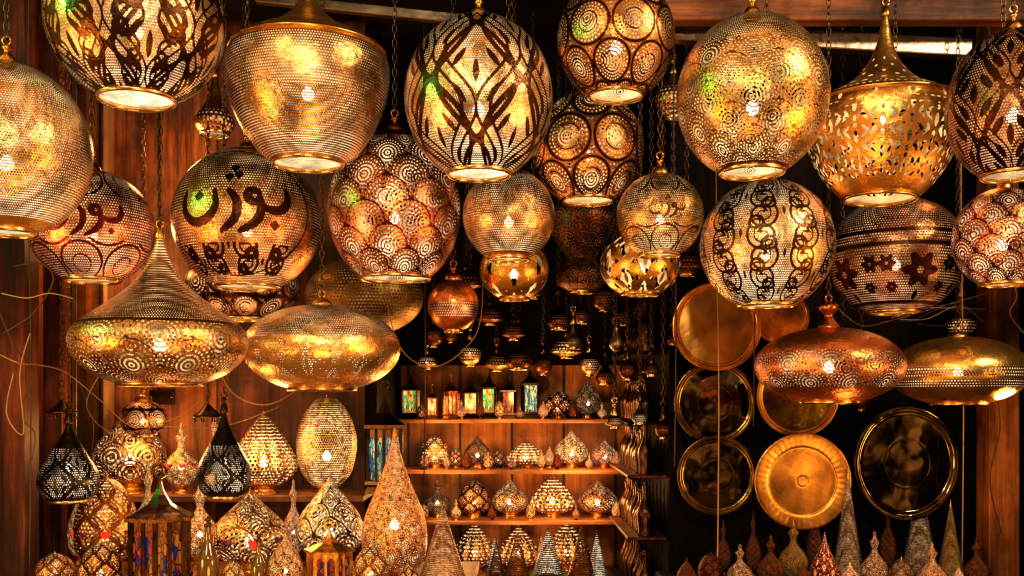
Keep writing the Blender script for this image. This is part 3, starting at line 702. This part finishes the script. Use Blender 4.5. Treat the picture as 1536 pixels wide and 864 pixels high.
for kd,px,w,h_,mt,lab in (('dome',652,44,50,'bright','pale dome lamp with dark mosaic pattern'),('onion',716,40,50,'silver','silvery onion lamp on the middle shelf'),('lotus',789,56,42,'bright','wide glowing fluted lamp on the shelf'),
    ('onion',857,50,58,'bright','glowing pale onion lamp on the shelf'),('onion',907,42,44,'copper','copper onion lamp on the middle shelf'),('dome',684,20,32,'amber','tiny amber lamp on the middle shelf'),('dome',748,22,30,'bronze','tiny bronze lamp on the middle shelf'),('onion',824,14,34,'gold','tiny gold lamp on the middle shelf')):
    lamp(kd,px,5.38,z2,w,h_,mt,lab,g,h=.2)
g='lit dome lamps on the lower recess shelf'; z3=SH[3]
for kd,px,w,h_,mt,lab in (('urn',656,42,56,'silver','silvery urn lamp on the lower shelf'),('dome',711,48,58,'amber','amber lattice dome lamp'),('onion',765,54,60,'gold','gold onion lamp on the lower shelf'),('lotus',829,66,64,'bright','brightly glowing lotus lamp'),('onion',897,60,58,'amber','amber onion lamp on the lower shelf')):
    lamp(kd,px,5.38,z3,w,h_,mt,lab,g,h=.2)
for zz,pxs in ((z1,(632,692,720,749,780,815,860,903)),(z2,(636,670,700,732,768,812,836,884,925)),(z3,(636,684,738,796,864,925))):
    for j,px in enumerate(pxs):
        lamp(('dome','urn','onion')[j%3],px,5.235,zz,r_(12,17),r_(20,32),('bronze','amber','dim','gold')[j%4],'tiny pierced lamp at the front edge of a shelf','tiny lamps along the shelf edges',lit=False,h=.3,seg=32)
g='pointed lamps on the lowest recess shelf'; z4=SH[4]
for kd,px,w,h_,mt,D,lab in (('lotus',712,60,74,'gold',5.42,'gold petal shaped lamp'),('lotus',778,62,70,'gold',5.42,'gold petal shaped lamp'),('lotus',850,66,76,'gold',5.42,'gold petal shaped lamp'),
   ('cone',742,26,62,'black',5.26,'black pierced cone lamp'),('cone',812,26,66,'bronze',5.26,'dark bronze cone lamp'),('cone',895,30,70,'black',5.26,'black pierced cone lamp')):
    lamp(kd,px,D,z4,w,h_,mt,lab,g,h=.2,lit=kd=='lotus')
sbox('low_table',(-.12,4.15,0),(.45,4.5,.70),m_dark,'low dark table in front of the recess','table')
for px,w,h_,mt,D in ((775,42,70,'dim',4.3),(822,48,80,'black',4.32),(872,42,84,'dim',4.3),(899,24,62,'black',4.25),(745,26,62,'dim',4.35)):
    lamp('cone',px,D,.70,w,h_,mt,'dark pierced cone lamp standing on the low table','cones on the low table',lit=False)
lv=[1.5-28*5/F+.0,1.16,.88,.60,1.72]
for k,zz in enumerate(lv):
    sbox('side_shelf',(.52,4.36,zz-.014),(.70,5.18,zz),m_dark if k not in(1,2) else m_post,'narrow shelf on the recess side wall','shelf','side shelves')
    y=4.42; i=0
    while y<5.16:
        bottle(CX+.61*F/y,y,zz,r_(22,27),r_(56,76)*(5/y),m_flask,'dark narrow necked metal flask on the side shelf','dark flasks on the side shelves',name='metal_flask')
        y+=.088;i+=1
# ------------------------------------------------------------------ trays
def tray(px,py,rx,D,mat,label,kind=0,ry=None):
    R=rx*D/F
    prof=[(.0005,.03),(.10,.03),(.11,.015),(.13,.03),(.3,.025),(.5,.02),(.69,.02),(.71,.045),(.74,.055),(.86,.07),(.96,.078),(1.,.07),(.99,.045),(.86,.03),(.7,-.01),(.4,-.012),(.0005,-.012)] if kind==1 else \
         [(.0005,.045),(.2,.043),(.4,.036),(.42,.030),(.44,.034),(.6,.024),(.85,.008),(.89,.03),(.91,.045),(.94,.05),(.98,.052),(1.,.045),(.98,.035),(.86,.02),(.8,-.015),(.4,-.02),(.0005,-.02)]
    yback=4.3
    e=thing('round_tray',W(px,py,D),label,'tray','round metal trays hung on the wall')
    mats=mat if isinstance(mat,tuple) else (mat,mat)
    i0=next(i for i,p in enumerate(prof) if p[0]>=(.71 if kind==1 else .89))
    dish=[p for p in prof[:i0+1]]; rimp=prof[i0:-2]
    o=obj('tray_dish',lathe('tray_dish',[(r*R,z_*R) for r,z_ in dish],mats[0],160,60),parent=e,rot=(math.pi/2,0,0))
    def fl2(PH,RR,ZZ):
        if kind==1: return RR,ZZ+.0012*np.cos(44*PH)*R
        return RR*(1+.002*np.cos(60*PH)*(RR>R*.93)),ZZ
    o2=obj('tray_rim',lathe('tray_rim',[(r*R,z_*R) for r,z_ in rimp],mats[1],264,30,flute=fl2),parent=e,rot=(math.pi/2,0,0))
    if ry:
        for q in (o,o2): q.scale=(1,ry/rx,1)
    obj('wall_hook',tube('wall_hook',[(0,.01,R*.7),(0,yback-D,R*.7)],.005,m_dkm,6,1),parent=e)
    return e
tray(1075,490,67,4.0,(m_tray_brass,m_tray_cop),'orange copper round tray with raised rim')
tray(1172,475,42,4.15,m_tray_cop,'small copper tray half hidden by a lantern')
tray(1072,604,62,4.12,(m_tray_dark,m_tray_green),'dark olive round tray with shiny rim')
tray(1196,594,62,4.0,(m_tray_green,m_tray_brass),'olive gold round tray with thin rim')
tray(1075,713,60,4.05,(m_tray_dark,m_tray_green),'dark round tray with thin pale rim')
tray(1203,722,73,3.95,m_tray_brass,'aged brass tray with finely fluted rim and central boss',1)
tray(1359,695,79,4.0,(m_tray_dark,m_tray_dark),'large glossy black tray',0,86)
g='pierced cones and urns on the dark counter'; c2=.76
for kd,px,w,h_,mt,D,lab in (('cone',1272,48,172,'silver',3.9,'tall slim silvery pierced cone'),('cone',1380,54,150,'silver',4.05,'tall silvery pierced cone'),('cone',1426,42,130,'dull',3.85,'tall pale brass pierced cone'),
   ('urn',1190,44,100,'dull',3.85,'pale green gold urn with tall neck'),('tear',1237,46,92,'copper',3.7,'copper teardrop lamp on the counter'),('urn',1312,40,96,'bronze',3.7,'small bronze urn with tall neck'),('urn',1156,40,86,'dim',3.75,'small dark urn with tall neck'),
   ('urn',1398,46,84,'amberp',3.62,'brass urn with round body'),('urn',1465,40,86,'dim',3.7,'dark urn near the post'),('dome',1352,40,60,'silver',3.65,'small silvery dome lamp'),('urn',1110,40,76,'bronze',3.7,'bronze urn with tall neck'),('dome',1066,38,56,'dim',3.8,'small dark copper dome lamp'),
   ('urn',1332,24,116,'dim',4.1,'slim dark urn behind the others'),('urn',1222,24,116,'dim',4.12,'slim dark urn behind the others'),('urn',1085,24,84,'dim',4.1,'slim dark urn below the trays'),('onion',1205,28,56,'dim',3.6,'little dark copper onion lamp'),('onion',1275,34,58,'amber',3.58,'little amber onion lamp'),
   ('urn',1130,24,100,'dim',4.05,'slim dark urn below the trays'),('onion',1438,28,52,'copper',3.58,'little copper onion lamp'),('onion',1030,30,50,'dim',3.75,'little dark copper onion lamp')):
    lamp(kd,px,D,c2,w,h_,mt,lab,g,lit=kd in('dome','onion') and mt!='dim',h=.07 if kd=='cone' else .13)
# ------------------------------------------------------------------ cords
def cord(pts,mat=m_cord,r=.0026,label='cream electric cord looping between lanterns'):
    P=[W(*p) for p in pts]; o=P[0]
    t=thing('electric_cord',o,label,'cord','loose cords',me=tube('electric_cord',[p-o for p in P],r,mat,6,10))
cord([(560,250,3.95),(575,420,3.95),(600,520,3.85),(650,550,3.75),(700,520,3.95),(722,470,4.0),(725,330,4.1)],r=.0022)
cord([(340,480,3.9),(330,545,3.8),(350,590,3.75),(400,607,3.75),(450,580,3.85),(470,540,4.0)])
cord([(0,532,3.2),(30,545,3.15),(62,548,3.4),(100,560,3.75),(150,600,3.85),(200,640,3.9),(260,628,4.0),(300,600,4.1)],r=.0022)
cord([(2,440,3.1),(40,447,3.08),(75,440,3.08),(110,448,3.1)],r=.002,label='thin cord strung from the post')
cord([(20,560,3.25),(10,620,3.2),(35,650,3.2),(30,560,3.2),(45,500,3.2)],r=.0022,label='tangled cream cord beside the post')
cord([(5,500,3.12),(50,470,3.1),(80,420,3.08),(60,395,3.1),(20,400,3.1)],m_cordd,label='tangled dark cord beside the post')
cord([(0,470,3.3),(22,520,3.3),(50,560,3.35),(30,620,3.35),(52,650,3.35),(48,690,3.35)],m_cordd,label='tangled dark cord beside the post')
cord([(150,560,4.0),(130,610,4.0),(170,650,4.0),(240,640,4.0),(330,640,4.05),(420,610,4.1)],m_cord,.002,label='thin cord sagging above the shelf lamps')
cord([(130,470,4.1),(118,560,4.1),(140,640,4.1),(128,720,4.15)],m_cordd,.0022,label='dark cord hanging by the boards')
cord([(1490,560,3.95),(1500,640,3.95),(1485,720,3.95),(1502,800,3.98)],m_cordd,.0024,label='dark cord running down the post')
cord([(1500,380,3.9),(1525,440,3.9),(1515,470,3.9),(1536,500,3.9)],m_cord,.003,label='cream cord looped at the post')
for px,y0,y1,D,mt in ((1076,470,864,3.85,m_cord),(636,470,720,4.5,m_cordd),(1012,440,700,3.9,m_cordd),(1443,610,864,3.9,m_cord),(1130,600,640,3.9,m_cordd),(44,560,864,3.4,m_cordd)):
    P0=W(px,y1,D); L=CEIL-P0.z
    t=thing('electric_cord',P0,'thin cord hanging straight down from the ceiling','cord','loose cords',me=tube('electric_cord',[(0,0,0),(.006,0,L*.3),(-.004,0,L*.6),(0,0,L)],.0028,mt,6,6))
for a in range(6):
    x0=1250+a*25
    cord([(x0,455+a*6,3.95),(x0+40,480+r_(-10,10),3.98),(x0+90,470+r_(-15,15),4.0),(1480,440+a*12,4.03)],(m_cordd if a%2 else m_cord),.0022,'thin tangled wire near the post')
e=thing('hanging_bulb',W(925,515,4.4),'unlit pear shaped bulb on a thin wire','bulb')
obj('glass',lathe('glass',[(.012,.07),(.014,.05),(.032,.01),(.034,-.01),(.02,-.032),(.0005,-.038)],m_palemetal,20,20),parent=e)
obj('socket',lathe('socket',[(.006,.11),(.015,.1),(.015,.07)],m_dkm,16,8),parent=e)
obj('wire',tube('wire',[(0,0,.105),(0,0,CEIL-e.location.z)],.0025,m_cordd,6,1),parent=e)
# ------------------------------------------------------------------ lights
def area(loc,tgt,size,e,col):  # makes the street lamps and the added fills alike
    l=bpy.data.lights.new('street_and_fill_light','AREA'); l.shape='DISK'; l.size=size; l.energy=e; l.color=col
    o=bpy.data.objects.new('street_and_fill_light',l); COL.objects.link(o); o.location=loc
    o.rotation_euler=(Vector(tgt)-Vector(loc)).to_track_quat('-Z','Y').to_euler(); return o
def point(loc,e,col=(1,.48,.15),r=.05):
    l=bpy.data.lights.new('lamp_glow','POINT'); l.energy=e; l.color=col; l.shadow_soft_size=r
    o=bpy.data.objects.new('lamp_glow',l); COL.objects.link(o); o.location=loc
T=(0,3.2,2.1)
area((2.7,1.5,3.5),T,.28,66,(1,.80,.52))
area((.15,-.9,2.75),T,.20,66,(1,.82,.54))
area((-1.7,-.3,3.6),T,.24,36,(1,.74,.45))
area((-3.9,1.6,3.2),T,.5,50,(.06,1,.2))
area((-3.2,1.2,1.0),T,1.0,62,(1,.48,.14))  # added warm fill from the left, brightens the metal
area((3.6,1.4,1.0),T,1.0,66,(1,.48,.14))  # added warm fill from the right, brightens the metal
area((0,1.2,.15),(0,3.3,2.2),1.2,32,(1,.48,.14))  # low warm fill near the floor, aimed up at the lanterns
for x,y,zz,en in ((0,5.05,1.52,7),(-.4,5.1,1.28,7),(.35,5.1,1.28,7),(-.3,5.1,1.0,7),(.3,5.1,1.0,7),(0,5.1,.74,5),
   (-1.6,4.25,1.35,6),(-1.1,4.2,1.30,5),(-1.85,4.3,2.2,8),(-1.45,4.2,2.6,5),(-1.3,3.7,1.15,4),(1.3,3.6,1.2,1.2),(1.9,3.7,1.5,3.5),(1.7,3.6,2.55,2)):
    point((x,y,zz),en)
w=bpy.data.worlds.new('night_street'); sc.world=w; w.use_nodes=True; nt=w.node_tree; nt.nodes.clear()
out=nt.nodes.new('ShaderNodeOutputWorld'); bg=nt.nodes.new('ShaderNodeBackground')
tc=nt.nodes.new('ShaderNodeTexCoord')
nz=noise(nt,7.,6,vec=tc.outputs['Generated'],rough=.6)
sp=N(nt,'ShaderNodeSeparateXYZ'); nt.links.new(tc.outputs['Generated'],sp.inputs[0])
side=E(nt,sp.outputs[1]).op('ABSOLUTE').op('MULTIPLY_ADD',-1.15,1.5).op('MINIMUM',1.2)
f=clampe(nz.op('MULTIPLY_ADD',8.,-3.9))*side
nt.links.new(mixcol(nt,f,(.006,.003,.0015),(1.,.46,.12)),bg.inputs[0]); bg.inputs[1].default_value=2.9
nt.links.new(bg.outputs[0],out.inputs[0])
# ------------------------------------------------------------------ camera
cam=bpy.data.cameras.new('camera'); cam.sensor_width=36; cam.lens=F*36/1536; cam.shift_y=(HY-432)/1536; cam.clip_start=.05
co=bpy.data.objects.new('camera',cam); COL.objects.link(co); co.location=(0,0,ZC); co.rotation_euler=(math.pi/2,0,0)
sc.camera=co
sc.view_settings.view_transform='Standard'
try: sc.view_settings.look='Medium High Contrast'
except Exception as ex: print(ex)
